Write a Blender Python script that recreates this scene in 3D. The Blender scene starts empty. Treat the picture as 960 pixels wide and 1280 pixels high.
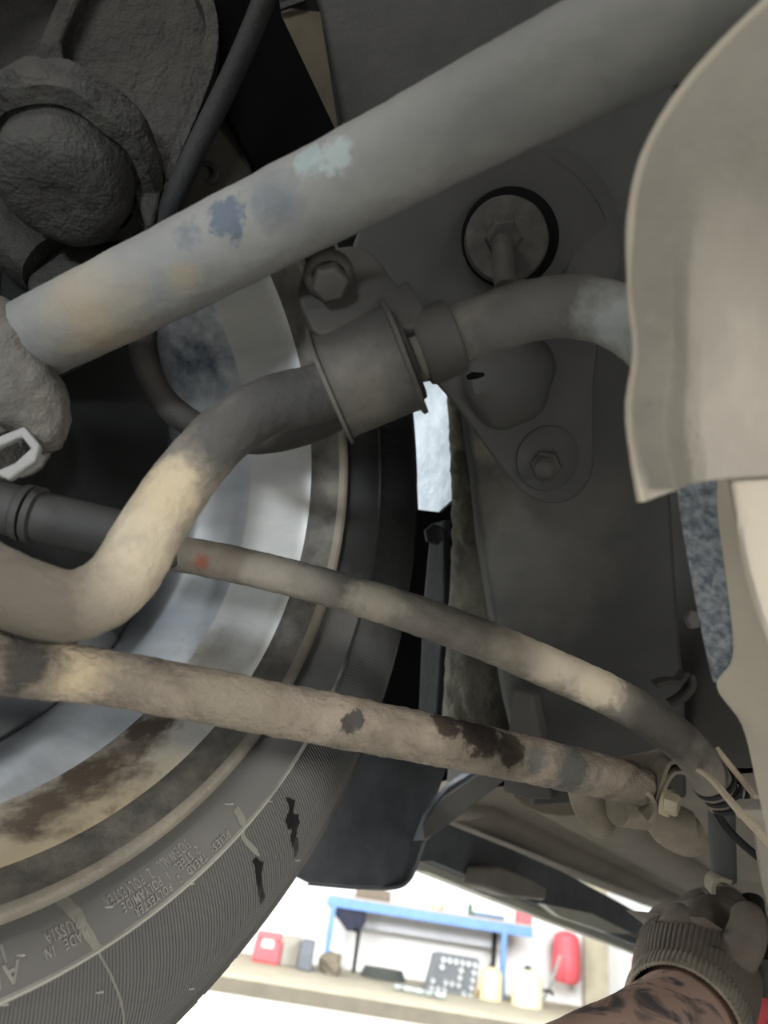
import bpy, bmesh, math, random
from mathutils import Vector as V, Matrix, noise
random.seed(7)
sc = bpy.context.scene
C = sc.collection
# ------------------------------------------------------------------ camera
PITCH, ROLL, FPX = math.radians(30), math.radians(9), 854.0
fw = V((0, math.cos(PITCH), math.sin(PITCH)))
r0 = V((1, 0, 0)); u0 = V((0, -math.sin(PITCH), math.cos(PITCH)))
RT = r0*math.cos(ROLL) + u0*math.sin(ROLL)
UP = u0*math.cos(ROLL) - r0*math.sin(ROLL)
CAM = V((0, 0, 0.95))
cam_d = bpy.data.cameras.new('camera'); cam = bpy.data.objects.new('camera', cam_d); C.objects.link(cam)
M = Matrix((RT, UP, -fw)).transposed().to_4x4(); M.translation = CAM
cam.matrix_world = M
cam_d.sensor_fit = 'VERTICAL'; cam_d.sensor_height = 36; cam_d.sensor_width = 27
cam_d.lens = 36*FPX/1280; cam_d.clip_start = 0.01; cam_d.clip_end = 60
cam_d.dof.use_dof = True; cam_d.dof.focus_distance = 0.36; cam_d.dof.aperture_fstop = 9.0
sc.camera = cam
# ------------------------------------------------------------------ light
w = bpy.data.worlds.new('sky'); sc.world = w; w.use_nodes = True
w.node_tree.nodes['Background'].inputs[0].default_value = (0.93, 0.97, 1.0, 1)
w.node_tree.nodes['Background'].inputs[1].default_value = 0.12
def area(name, loc, target, size, power, col=(1, 1, 1)):
    l = bpy.data.lights.new(name, 'AREA'); l.energy = power; l.color = col; l.size = size
    o = bpy.data.objects.new(name, l); C.objects.link(o); o.location = loc
    o.rotation_euler = (V(target)-V(loc)).to_track_quat('-Z', 'Y').to_euler(); return o
area('shop_lamp', (-2.0, 5.6, 2.5), (-1, 9.5, .6), 1.8, 620)
area('shop_lamp', (2.5, 5.6, 2.5), (2.5, 9.5, .6), 1.8, 620)
area('wall_fill', (-2.6, 1.2, 2.6), (-3.9, 1.2, .9), 1.2, 120)  # added to brighten the left wall glimpsed through the wheel
area('wheel_side_fill', (-1.5, .9, 1.5), (-.2, .4, 1.1), .6, 45, (.9, .96, 1.0))  # added fill shining through the spokes onto the rim
area('left_fill', (-1.9, -1.6, .9), (0, .5, 1.05), 1.3, 9, (.86, .93, 1.0))  # added cool fill from the left for the rim; no door known there
area('right_fill', (.66, -.42, 1.0), (.16, .16, 1.0), .3, 1.4, (1.0, .98, .95))  # added fill lifting the shield on the right
def spot(name, loc, target, deg, power, col=(1, 1, 1)):
    l = bpy.data.lights.new(name, 'SPOT'); l.energy = power; l.color = col; l.spot_size = math.radians(deg); l.spot_blend = .8; l.shadow_soft_size = .06
    o = bpy.data.objects.new(name, l); C.objects.link(o); o.location = loc
    o.rotation_euler = (V(target)-V(loc)).to_track_quat('-Z', 'Y').to_euler(); return o
spot('barrel_fill', (-.42, -.78, .80), CAM+fw*.46-RT*.081+UP*.022, 17, 42, (.86, .93, 1.0))  # added spot that lifts the inside of the rim
spot('shield_fill', (.66, -.42, .97), (.145, .13, .98), 26, 32, (1.0, .97, .92))  # added narrow spot brightening the right part of the shield
area('low_fill', (.05, -.15, .30), (.2, .55, 1.0), .35, 1.5, (1.0, .98, .95))  # added fill from below for the hand and lower parts
area('high_key', (-.30, -.32, 1.47), (.05, .4, 1.0), .14, 1.9, (1.0, .99, .97))  # added key light, set high so the tube darkens towards its underside
area('work_lamp', (-0.50, -0.30, 1.15), (-0.12, 0.22, 0.98), 0.12, .5, (1.0, 0.90, 0.76))
sc.view_settings.view_transform = 'Standard'; sc.view_settings.look = 'None'
sc.view_settings.exposure = -0.2; sc.view_settings.gamma = 1.0; sc.view_settings.use_curve_mapping = False

# ------------------------------------------------------------------ helpers
def ray(px, py):
    return fw + RT*((px-480)/FPX) - UP*((py-640)/FPX)
def P(px, py, d):                       # point seen at a pixel, at camera depth d (metres)
    return CAM + ray(px, py)*d
def cv(x, y, z):                        # camera-style vector (right, down, forward) to world
    return RT*x - UP*y + fw*z
def hexc(h):
    h = h.lstrip('#'); c = [int(h[i:i+2], 16)/255 for i in (0, 2, 4)]
    return tuple(x/12.92 if x <= .04045 else ((x+.055)/1.055)**2.4 for x in c) + (1,)
def hit(px, py, pl):
    p, n = pl; r = ray(px, py); return CAM + r*((p-CAM).dot(n)/r.dot(n))
def plane3(a, b, c):
    a, b, c = P(*a), P(*b), P(*c); return a, (b-a).cross(c-a).normalized()

def mat(name, c1, c2=None, scale=40, rough=.8, metal=0, bump=.3, bscale=None, dist=.002, patches=(), contrast=.25, streak=None, spec=.5, c3=None):
    """dusty painted or bare metal: two colours mixed by noise, patches (dirt, some painted shade and highlights) with shapes of their own, relief"""
    m = bpy.data.materials.new(name); m.use_nodes = True; nt = m.node_tree; N = nt.nodes; L = nt.links
    b = N['Principled BSDF']; b.inputs['Roughness'].default_value = rough; b.inputs['Metallic'].default_value = metal
    b.inputs['Specular IOR Level'].default_value = spec
    g = N.new('ShaderNodeNewGeometry'); pos = g.outputs['Position']
    src = pos
    if streak:
        mp = N.new('ShaderNodeMapping'); mp.vector_type = 'TEXTURE'
        mp.inputs['Rotation'].default_value = streak[0]; mp.inputs['Scale'].default_value = streak[1]
        L.new(pos, mp.inputs['Vector']); src = mp.outputs[0]
    n = N.new('ShaderNodeTexNoise'); n.inputs['Scale'].default_value = scale; n.inputs['Detail'].default_value = 6; n.inputs['Roughness'].default_value = .62
    L.new(src, n.inputs['Vector'])
    cr = N.new('ShaderNodeValToRGB'); e = cr.color_ramp.elements
    e[0].position = .5-contrast; e[0].color = hexc(c1); e[1].position = .5+contrast; e[1].color = hexc(c2 or c1)
    if c3:
        k = e.new(.5); k.color = hexc(c3)
    L.new(n.outputs['Fac'], cr.inputs[0]); col = cr.outputs[0]
    for (pt, rad, pc, soft) in patches:
        sub = N.new('ShaderNodeVectorMath'); sub.operation = 'SUBTRACT'; sub.inputs[1].default_value = pt; L.new(pos, sub.inputs[0])
        ln = N.new('ShaderNodeVectorMath'); ln.operation = 'LENGTH'; L.new(sub.outputs[0], ln.inputs[0])
        n2 = N.new('ShaderNodeTexNoise'); n2.inputs['Scale'].default_value = 1.6/rad; n2.inputs['Detail'].default_value = 5; n2.inputs['Roughness'].default_value = .65; L.new(pos, n2.inputs['Vector'])
        ad = N.new('ShaderNodeMath'); ad.operation = 'MULTIPLY_ADD'; ad.inputs[1].default_value = rad*1.8; L.new(n2.outputs['Fac'], ad.inputs[0]); L.new(ln.outputs['Value'], ad.inputs[2])
        mr = N.new('ShaderNodeMapRange'); mr.inputs['From Min'].default_value = rad*(1.75-soft); mr.inputs['From Max'].default_value = rad*(1.75+soft)
        mr.inputs['To Min'].default_value = 1; mr.inputs['To Max'].default_value = 0; L.new(ad.outputs[0], mr.inputs[0])
        mx = N.new('ShaderNodeMixRGB'); mx.inputs[2].default_value = hexc(pc); L.new(mr.outputs[0], mx.inputs[0]); L.new(col, mx.inputs[1]); col = mx.outputs[0]
    L.new(col, b.inputs['Base Color'])
    nb = N.new('ShaderNodeTexNoise'); nb.inputs['Scale'].default_value = bscale or scale*6; nb.inputs['Detail'].default_value = 4; L.new(pos, nb.inputs['Vector'])
    bp = N.new('ShaderNodeBump'); bp.inputs['Strength'].default_value = bump; bp.inputs['Distance'].default_value = dist
    nf = N.new('ShaderNodeTexNoise'); nf.inputs['Scale'].default_value = (bscale or scale*6)*4.3; nf.inputs['Detail'].default_value = 3; L.new(pos, nf.inputs['Vector'])
    ma = N.new('ShaderNodeMath'); ma.operation = 'MULTIPLY_ADD'; ma.inputs[1].default_value = .35; L.new(nf.outputs['Fac'], ma.inputs[0]); L.new(nb.outputs['Fac'], ma.inputs[2])
    L.new(ma.outputs[0], bp.inputs['Height']); L.new(bp.outputs[0], b.inputs['Normal'])
    return m

def tag(o, label=None, cat=None, group=None, kind=None):
    for k, v in (('label', label), ('category', cat), ('group', group), ('kind', kind)):
        if v: o[k] = v
    return o
def thing(name, loc, label, cat, group=None, kind=None):
    o = bpy.data.objects.new(name, None); o.empty_display_size = .02; C.objects.link(o); o.location = loc
    return tag(o, label, cat, group, kind)
def wloc(o):
    p = V((0, 0, 0))
    while o: p += V(o.location); o = o.parent
    return p
def link(name, bm, m, parent=None, smooth=True, bevel=0, sub=0, origin=None, ang=.7):
    """bm is in world coordinates; the object gets its own origin there"""
    if origin is None:
        if parent: org = wloc(parent)
        else:
            org = V((0, 0, 0))
            for v in bm.verts: org += v.co
            org /= max(1, len(bm.verts))
    else: org = V(origin)
    for v in bm.verts: v.co -= org
    me = bpy.data.meshes.new(name); bm.normal_update(); bm.to_mesh(me); bm.free()
    o = bpy.data.objects.new(name, me); C.objects.link(o)
    if parent: o.parent = parent; o.location = org-wloc(parent)
    else: o.location = org
    for mm in (m if isinstance(m, (list, tuple)) else [m]): me.materials.append(mm)
    if smooth:
        me.polygons.foreach_set('use_smooth', [True]*len(me.polygons))
        me.set_sharp_from_angle(angle=ang)
    if bevel:
        md = o.modifiers.new('bevel', 'BEVEL'); md.width = bevel; md.segments = 3; md.limit_method = 'ANGLE'; md.angle_limit = .6; md.harden_normals = False
    if sub:
        md = o.modifiers.new('sub', 'SUBSURF'); md.levels = sub; md.render_levels = sub
    return o
def NB(): return bmesh.new()

def spline(pts, n=10):
    """Catmull-Rom over tuples (Vector, radius)"""
    out = []
    for i in range(len(pts)-1):
        a, b, c, d = pts[max(i-1, 0)], pts[i], pts[i+1], pts[min(i+2, len(pts)-1)]
        for k in range(n):
            t = k/n; f = lambda A, B, Cc, D: 0.5*((B*2)+(Cc-A)*t+(A*2-B*5+Cc*4-D)*t*t+(B*3-A-Cc*3+D)*t**3)
            out.append((f(a[0], b[0], c[0], d[0]), f(a[1], b[1], c[1], d[1])))
    out.append(pts[-1]); return out
def sweep(bm, pts, seg=28, cap=True, rough=0, n=10, smooth=True, flat=1.0, flatdir=None, fq=90):
    pts = spline(pts, n) if smooth else pts
    t0 = (pts[1][0]-pts[0][0]).normalized()
    u = flatdir.cross(t0).cross(t0) if flatdir else t0.orthogonal()
    u.normalize(); rings = []
    for i, (p, r) in enumerate(pts):
        t = (pts[min(i+1, len(pts)-1)][0]-pts[max(i-1, 0)][0]).normalized()
        u = (u-t*u.dot(t)).normalized(); v = t.cross(u); ring = []
        for k in range(seg):
            a = 2*math.pi*k/seg; dr = u*math.cos(a)*flat+v*math.sin(a)
            rr = r
            if rough: rr += rough*noise.noise((p+dr*r)*fq)+rough*.5*noise.noise((p+dr*r)*fq*3.7)
            ring.append(bm.verts.new(p+dr*rr))
        rings.append(ring)
    for a, b in zip(rings, rings[1:]):
        for k in range(seg): bm.faces.new((a[k], a[(k+1) % seg], b[(k+1) % seg], b[k]))
    if cap:
        bm.faces.new(rings[0][::-1]); bm.faces.new(rings[-1])
    return bm
def tube(name, pix, m, parent=None, seg=28, rough=0, cap=True, n=10, fq=90, **kw):
    """pix: (px, py, depth, radius_m)"""
    bm = NB(); sweep(bm, [(P(a, b, c), r) for a, b, c, r in pix], seg, cap, rough, n, fq=fq)
    return link(name, bm, m, parent, **kw)
def lathe(bm, c, ax, prof, seg=40, a0=0, a1=2*math.pi, ref=None):
    """prof: (s along axis, r)"""
    ax = ax.normalized(); u = (ref or ax.orthogonal()); u = (u-ax*u.dot(ax)).normalized(); v = ax.cross(u)
    full = abs(a1-a0-2*math.pi) < 1e-6; cnt = seg if full else seg+1; rings = []
    uvl = bm.loops.layers.uv.verify()
    for s, r in prof:
        if r < 1e-7: rings.append([bm.verts.new(c+ax*s)]*cnt); continue
        rings.append([bm.verts.new(c+ax*s+(u*math.cos(a0+(a1-a0)*k/seg)+v*math.sin(a0+(a1-a0)*k/seg))*r) for k in range(cnt)])
    for j, (a, b) in enumerate(zip(rings, rings[1:])):
        for k in range(cnt if full else cnt-1):
            q = [a[k], a[(k+1) % cnt], b[(k+1) % cnt], b[k]]; uv = [(k, j), (k+1, j), (k+1, j+1), (k, j+1)]
            qq, uu = [], []
            for x, y in zip(q, uv):
                if x not in qq: qq.append(x); uu.append(y)
            if len(qq) > 2:
                f = bm.faces.new(qq)
                for l, y in zip(f.loops, uu): l[uvl].uv = (y[0]/seg, y[1]/max(1, len(prof)-1))
    return bm
def slab(name, pix, pl, th, m, parent=None, bevel=0, curve=0, smooth=True, back=None, **kw):
    """sheet or block: pixel outline cast on a real plane, given a real thickness away from the viewer"""
    pts = [hit(a, b, pl) for a, b in pix]
    if curve:
        L = len(pts); q = [(p, 0.0) for p in pts]; q = [q[-1]]+q+[q[0], q[1]]
        s = spline(q, curve); pts = [x[0] for x in s[curve:curve*(L+1)]]
    n = pl[1]
    if n.dot(pts[0]-CAM) < 0: n = -n
    return poly(name, pts, n*th, m, parent, bevel, smooth, **kw)
def poly(name, pts, off, m, parent=None, bevel=0, smooth=True, **kw):
    bm = NB(); a = [bm.verts.new(p) for p in pts]; b = [bm.verts.new(p+off) for p in pts]; k = len(a)
    bm.faces.new(a); bm.faces.new(b[::-1])
    for i in range(k): bm.faces.new((a[i], b[i], b[(i+1) % k], a[(i+1) % k]))
    bmesh.ops.recalc_face_normals(bm, faces=bm.faces)
    return link(name, bm, m, parent, smooth=smooth, bevel=bevel, ang=.5, **kw)
def box(bm, c, sx, sy, sz, rz=0):
    R = Matrix.Rotation(rz, 3, 'Z'); vs = []
    for i in (-.5, .5):
        for j in (-.5, .5):
            for k in (-.5, .5): vs.append(bm.verts.new(V(c)+R @ V((i*sx, j*sy, k*sz))))
    for f in ((0, 1, 3, 2), (4, 6, 7, 5), (0, 4, 5, 1), (2, 3, 7, 6), (0, 2, 6, 4), (1, 5, 7, 3)): bm.faces.new([vs[i] for i in f])
def boxo(name, c, s, m, parent=None, rz=0, bevel=0, **kw):
    bm = NB(); box(bm, c, *s, rz); return link(name, bm, m, parent, bevel=bevel, smooth=False, **kw)
def hexhead(bm, c, ax, r, h, dome=.15, rot=0):
    ax = ax.normalized(); u = ax.orthogonal().normalized(); v = ax.cross(u)
    def ring(s, rr, n=6): return [bm.verts.new(c+ax*s+(u*math.cos(rot+k*2*math.pi/n)+v*math.sin(rot+k*2*math.pi/n))*rr) for k in range(n)]
    a, b, t = ring(0, r), ring(h*(1-dome), r), ring(h, r*.84)
    for x, y in ((a, b), (b, t)):
        for k in range(6): bm.faces.new((x[k], x[(k+1) % 6], y[(k+1) % 6], y[k]))
    bm.faces.new(a[::-1]); bm.faces.new(t)
    return bm
def threads(bm, c, ax, r, l, pitch=.00125, seg=20):
    prof = [(0, 0), (0, r)]; s = 0
    while s < l-pitch: prof += [(s+pitch*.5, r), (s+pitch, r*.86)]; s += pitch
    prof += [(l, r*.9), (l+.0006, r*.7), (l+.0006, 0)]
    return lathe(bm, c, ax, prof, seg)

# ------------------------------------------------------------------ materials
taupe = '8c857a'
M_tube = mat('dusty_grey_paint', '656563', '7f7e79', 24, .72, 0, .45, 160, .0012,
             [(P(285, 273, .242), .009, '4c545e', .12), (P(240, 298, .247), .006, '5a5d60', .3), (P(392, 205, .236), .007, '84908f', .15), (P(422, 200, .233), .008, '8d9694', .2), (P(230, 345, .25), .006, '7d7464', .5), (P(120, 400, .262), .02, '857a68', .6), (P(340, 250, .238), .01, '5f6264', .4)])
M_bar = mat('bar_dust_glow', '5b564e', '7f776b', 26, .9, 0, .7, 300, .0015,
            [(P(165, 690, .235), .030, 'a99d88', .4), (P(210, 610, .248), .014, 'a89a80', .3), (P(310, 535, .262), .024, '454340', .3), (P(370, 505, .268), .028, '413f3c', .4), (P(30, 760, .225), .03, '5d554a', .5), (P(640, 400, .255), .030, '4b4945', .5), (P(690, 385, .25), .02, '55534f', .6), (P(770, 400, .245), .014, '8e9291', .5)])  # pale elbow patches paint a bright hot spot over the dust
M_rodu = mat('upper_rod_dust', '59544c', '847d72', 30, .85, 0, .6, 300, .0012,
             [(P(750, 850, .34), .018, 'ada28d', .2), (P(700, 820, .332), .020, '9f9583', .3), (P(650, 800, .33), .016, '958c7c', .4), (P(252, 703, .294), .0035, '7d4a3c', .5), (P(470, 750, .315), .014, '9a9182', .3), (P(845, 905, .345), .03, '3f3b35', .4)])
M_rodl = mat('lower_rod_dust', '645b4f', '928778', 45, .9, 0, 1.0, 330, .0022,
             [(P(600, 915, .328), .013, '372d25', .1), (P(560, 900, .32), .010, '3b3029', .1), (P(635, 935, .334), .010, '372d25', .1), (P(715, 965, .352), .016, '4d4b48', .3), (P(665, 950, .34), .008, '5a5752', .3), (P(435, 905, .292), .005, '3f3c38', .15), (P(445, 900, .294), .005, '46433f', .15), (P(300, 870, .268), .02, '857c6c', .5), (P(90, 835, .24), .014, 'b0a084', .4), (P(30, 830, .232), .014, '3f3b36', .4)], contrast=.17)
M_fork = mat('fork_grime', '45423d', '66625a', 40, .85, 0, .9, 160, .002)
M_dark = mat('underseal_dark', '141414', '202020', 30, .8, 0, .4, 200)
M_blk = mat('black_plastic', '0c0c0d', '141415', 30, .6, 0, .15, 200)
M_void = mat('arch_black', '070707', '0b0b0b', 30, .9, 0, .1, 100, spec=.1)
M_frame = mat('frame_grey', '363634', '444340', 22, .72, 0, .5, 110, .0015,
              [(P(625, 640, .45), .02, '6a6357', .6), (P(610, 560, .45), .01, '6a6458', .6), (P(690, 700, .45), .045, '5e5c57', .8)])
M_brk = mat('bracket_grey', '302f2d', '3a3936', 30, .7, 0, .3, 300, .0008)
M_clamp = mat('clamp_grey', '33312e', '423f39', 40, .75, 0, .35, 300, .0008, [(P(440, 510, .25), .02, '6e685f', .7)])
M_bolt = mat('bolt_steel', '302e2b', '47443e', 90, .7, .2, .5, 500, .0008)
M_boltl = mat('bolt_bright', '9a917d', 'b5aa92', 90, .6, .1, .4, 500, .0008)
M_cal = mat('caliper_iron', '211f1c', '3b3934', 55, .8, 0, 1.0, 130, .003, [(P(50, 195, .315), .014, '5d564b', .5), (P(60, 130, .315), .012, '4d4942', .5), (P(40, 150, .31), .008, '615a4e', .4)])
M_disc = mat('disc_dark', '1d1e1d', '252624', 12, .8, .2, .15, 200)
M_plate = mat('shield_dust', '857f75', '9a9388', 16, .85, 0, .6, 180, .0012, [(P(855, 470, .19), .016, 'aaa294', .8)])
M_plate2 = mat('shield_lower', 'a79f90', 'b7ae9e', 10, .85, 0, .2, 300, .001)
M_blue = mat('shield_bluegrey', '4c555f', '8b9094', 300, .6, .1, .9, 400, .0015, contrast=.13)
M_pan = mat('floor_pan_dust', '5f584d', '7d7467', 7, .85, 0, .3, 60, .003)
M_pan2 = mat('riser_dust', '3b3935', '4b4742', 12, .85, 0, .3, 60, .003)
M_lump = mat('lumpy_underseal', '3c3a33', '54503f', 60, .85, 0, 1.0, 130, .006)
M_lit = mat('bare_panel', '70787e', 'b2b9bd', 30, .5, .2, .3, 100, .002)
M_flap = mat('flap_black', '474a4e', '6c7076', 28, .42, 0, .3, 100, .002)
M_tan = mat('tan_panel', '40392e', '5c5343', 30, .8)
M_rub = mat('hose_rubber', '25231f', '3a3631', 40, .75, 0, .3, 300)
M_cream = mat('cream_paint', 'c9c6b6', 'd8d5c6', 10, .5)
M_castdust = mat('cast_dust', '6f6657', '93897a', 60, .9, 0, .4, 300, .001)
M_wire = mat('cable_dust', 'a0937f', 'b5a78f', 60, .8)

# ------------------------------------------------------------------ the wheel
CW = CAM + cv(-.1568, -.0453, .3015)
NW = cv(.8105, -.0549, -.5832).normalized()          # inboard, towards the camera
UW = cv(.5, 0, .86); UW = (UW-NW*UW.dot(NW)).normalized(); VW = NW.cross(UW).normalized()
if VW.dot(UP) > 0: pass
def wpt(ang, r, s): return CW + NW*s + (UW*math.cos(ang)+VW*math.sin(ang))*r
def wang(px, py, s=0, ):                          # angle and radius on the wheel of a pixel
    q = hit(px, py, (CW+NW*s, NW))-CW; return math.atan2(q.dot(VW), q.dot(UW)), math.hypot(q.dot(UW), q.dot(VW))
def rubber(name, ribs):
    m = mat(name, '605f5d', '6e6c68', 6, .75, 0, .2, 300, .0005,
            [(P(480, 640, .50), .12, '171717', .35), (P(430, 860, .45), .05, '4a4a49', .6), (P(450, 400, .52), .15, '171717', .4)])  # dark patches paint shade on the upper right of the tyre
    nt = m.node_tree; N = nt.nodes; L = nt.links
    if ribs:
        tc = N.new('ShaderNodeTexCoord'); sx = N.new('ShaderNodeSeparateXYZ'); L.new(tc.outputs['UV'], sx.inputs[0])
        a = N.new('ShaderNodeMath'); a.operation = 'MULTIPLY_ADD'; a.inputs[1].default_value = 2*math.pi*900; L.new(sx.outputs[0], a.inputs[0])
        b2 = N.new('ShaderNodeMath'); b2.operation = 'MULTIPLY'; b2.inputs[1].default_value = 60; L.new(sx.outputs[1], b2.inputs[0]); L.new(b2.outputs[0], a.inputs[2])
        s = N.new('ShaderNodeMath'); s.operation = 'SINE'; L.new(a.outputs[0], s.inputs[0])
        bp = N.new('ShaderNodeBump'); bp.inputs['Strength'].default_value = .8; bp.inputs['Distance'].default_value = .0006; L.new(s.outputs[0], bp.inputs['Height'])
        L.new(bp.outputs[0], N['Principled BSDF'].inputs['Normal'])
    return m
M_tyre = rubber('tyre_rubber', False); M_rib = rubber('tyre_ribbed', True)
M_tread = mat('tread_rubber', '242424', '303030', 30, .8)
M_line = mat('worn_line', '9d9b92', 'a5a298', 60, .8, patches=[(P(470, 600, .48), .17, '202020', .3)])  # dark patch carries the tyre's painted shade across the ridge
M_wet = mat('wet_mark', '141414', '191919', 30, .35)
M_chalk = mat('pale_mark', '77756c', '87857b', 60, .8)
rimrot = NW.to_track_quat('Z', 'Y').to_euler()
M_barrel = mat('rim_silver', '98a0a8', 'e2e6e8', 9, .38, .3, .15, 60, .001,
               [(P(265, 430, .52), .05, '4c5666', .35), (P(350, 410, .53), .04, 'b8b2a6', .5), (P(350, 585, .44), .016, 'cddbe8', .5), (P(340, 640, .43), .014, 'd2dce6', .5), (P(240, 820, .42), .014, '4a4a48', .2), (P(265, 800, .43), .02, '9a9384', .5)],  # pale blue patches: scuffs with bluish highlights painted in
               contrast=.2, streak=(tuple(rimrot), (.5, .5, 3.0)))
M_bead = mat('rim_bead_silver', 'a2a6aa', 'dcdad2', 9, .42, .25, .25, 100, .001,
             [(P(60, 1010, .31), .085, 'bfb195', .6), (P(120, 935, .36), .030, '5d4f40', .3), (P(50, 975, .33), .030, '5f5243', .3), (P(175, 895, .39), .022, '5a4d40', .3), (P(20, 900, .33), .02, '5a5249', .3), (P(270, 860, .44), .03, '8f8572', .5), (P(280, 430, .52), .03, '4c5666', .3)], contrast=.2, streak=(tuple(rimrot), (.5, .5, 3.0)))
M_flange = mat('rim_flange_worn', '474542', '767167', 70, .6, .25, .8, 250, .0012, contrast=.2)
M_lip = mat('rim_lip', '6f6a61', '948d7f', 40, .6, .2, .3)

wheel = thing('car_wheel', CW, 'large silver alloy wheel with grey tyre seen from its inner side', 'wheel')
tyre_prof = [(-.012, .206), (-.006, .2115), (.002, .2150), (.0095, .2180), (.0140, .2215), (.0175, .2270), (.0190, .2310), (.0200, .2335), (.0204, .2350), (.0203, .2362)]
rib_prof = [(.0203, .2362), (.0225, .246), (.0235, .257), (.0225, .268), (.0195, .280), (.0145, .290), (.0085, .298), (.004, .3045)]
tread_prof = [(s_-.001, r_+.006) for s_, r_ in [(.005, .2985), (.0, .3015), (-.006, .303), (-.012, .3045), (-.03, .3055), (-.031, .300), (-.036, .300), (-.037, .306), (-.08, .308), (-.081, .302), (-.086, .302), (-.087, .308), (-.13, .3065), (-.131, .300), (-.136, .300), (-.137, .306), (-.165, .304), (-.175, .298), (-.185, .285), (-.19, .265), (-.185, .24), (-.175, .215), (-.168, .199)]]
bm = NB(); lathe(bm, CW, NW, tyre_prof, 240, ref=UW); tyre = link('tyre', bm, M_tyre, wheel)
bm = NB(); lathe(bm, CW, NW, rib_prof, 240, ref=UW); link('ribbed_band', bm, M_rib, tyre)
bm = NB(); lathe(bm, CW, NW, tread_prof, 240, ref=UW); link('tread', bm, M_tread, tyre)
bm = NB(); lathe(bm, CW, NW, [(.0190, .2333), (.0215, .2342), (.0217, .2352), (.0198, .2366)], 240, ref=UW); link('ridge_line', bm, M_line, tyre)
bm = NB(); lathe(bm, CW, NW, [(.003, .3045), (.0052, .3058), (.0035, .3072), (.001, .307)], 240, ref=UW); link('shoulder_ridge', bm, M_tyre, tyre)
# tread blocks of the shoulder, one by one
bm = NB(); k = 0
for s0, s1, r in ((.0025, -.028, .3125),):
    A = [(s0, .306), (s0-.004, .3128), (s1, .3155), (s1, .306)]
    w2 = .0088
    for t in (-1, 1):
        for s, rr in A: bm.verts.new(V((rr, t*w2*rr/.3, s)))
    bm.verts.ensure_lookup_table(); v = bm.verts
    for i in range(4): bm.faces.new((v[i], v[(i+1) % 4], v[4+(i+1) % 4], v[4+i]))
    bm.faces.new(v[0:4]); bm.faces.new(v[4:8][::-1])
bmesh.ops.recalc_face_normals(bm, faces=bm.faces)
blk = bpy.data.meshes.new('tread_block'); bm.to_mesh(blk); bm.free(); blk.materials.append(M_tread)
NBK = 84
for i in range(NBK):
    a = 2*math.pi*i/NBK; e1 = UW*math.cos(a)+VW*math.sin(a); e2 = -UW*math.sin(a)+VW*math.cos(a)
    o = bpy.data.objects.new('tread_block', blk); C.objects.link(o); o.parent = tyre
    o.matrix_local = Matrix((e1, e2, NW)).transposed().to_4x4()
# raised moulding lettering wrapped on the sidewall
def surf_s(r):
    pr = tyre_prof+rib_prof[1:]
    for (s0, r0_), (s1, r1_) in zip(pr, pr[1:]):
        if r0_ <= r <= r1_: return s0+(s1-s0)*(r-r0_)/max(1e-6, r1_-r0_)
    return .0203
a_down, _ = wang(130, 1100); e = .01
rd, _ = wang(100, 1100); SGN = 1 if (wang(60, 1150)[0]-wang(200, 1100)[0]) > 0 else -1   # clockwise as seen = towards the left at the bottom
def letters(text, px, py, h, base=None, stretch=1.0):
    """text whose first letter's foot-centre stands at a pixel; reads to the left, tops outward"""
    a0, rr = wang(px, py, .0185)
    rr = base or rr
    cu = bpy.data.curves.new('t', 'FONT'); cu.body = text; cu.size = h*1.35; cu.extrude = .0006; cu.offset = h*.03; cu.space_character = 1.15; cu.resolution_u = 2
    to = bpy.data.objects.new('t', cu); C.objects.link(to)
    dg = bpy.context.evaluated_depsgraph_get(); me = bpy.data.meshes.new_from_object(to.evaluated_get(dg))
    bpy.data.objects.remove(to)
    for v in me.vertices:
        x, y, z = v.co; r = rr+y; a = a0+SGN*(x*stretch)/rr
        v.co = wpt(a, r, surf_s(r)+.0004+z)-CW
    me.name = 'lettering'; me.materials.append(M_letter)
    o = bpy.data.objects.new('lettering', me); C.objects.link(o); o.parent = tyre
    return o
M_letter = mat('letter_rubber', '7c7a74', '8a8881', 60, .6)
letters('PLIES:', 283, 1036, .0039, .2283, .85)
letters('TREAD   2   POLYESTER', 252, 1058, .0039, .2283, .66)
letters('2  STEEL   1  POLYAMIDE', 246, 1050, .0039, .2238, .66)
letters('SIDEWALL   2  POLYESTER', 238, 1042, .0039, .2193, .66)
letters('MADE   IN', 112, 1163, .0039, .2245, .70)
letters('RUSSIA', 105, 1150, .0039, .2200, .8)
letters('AIO', 26, 1212, .0070, .2240, 1)
letters('18', 18, 1190, .0050, .2185, 1)
# rubber vent whiskers
for (px, py) in ((178, 1075), (145, 1137), (238, 1104), (34, 1198), (5, 1254), (297, 1007), (336, 1001), (300, 962), (245, 1238), (375, 1076), (120, 1236)):
    a, r = wang(px, py, .020); s = surf_s(min(r, .3044)); p = wpt(a, r, s-.0005)
    tdir = (-UW*math.sin(a)+VW*math.cos(a))*SGN
    bm = NB(); sweep(bm, [(p, .00045), (p+NW*.0015+RT*.0008, .0004), (p+NW*.0022-RT*.002, .0004), (p+NW*.0020-RT*.0045, .0003)], 8, n=5)
    link('vent_whisker', bm, M_line, tyre)
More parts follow.
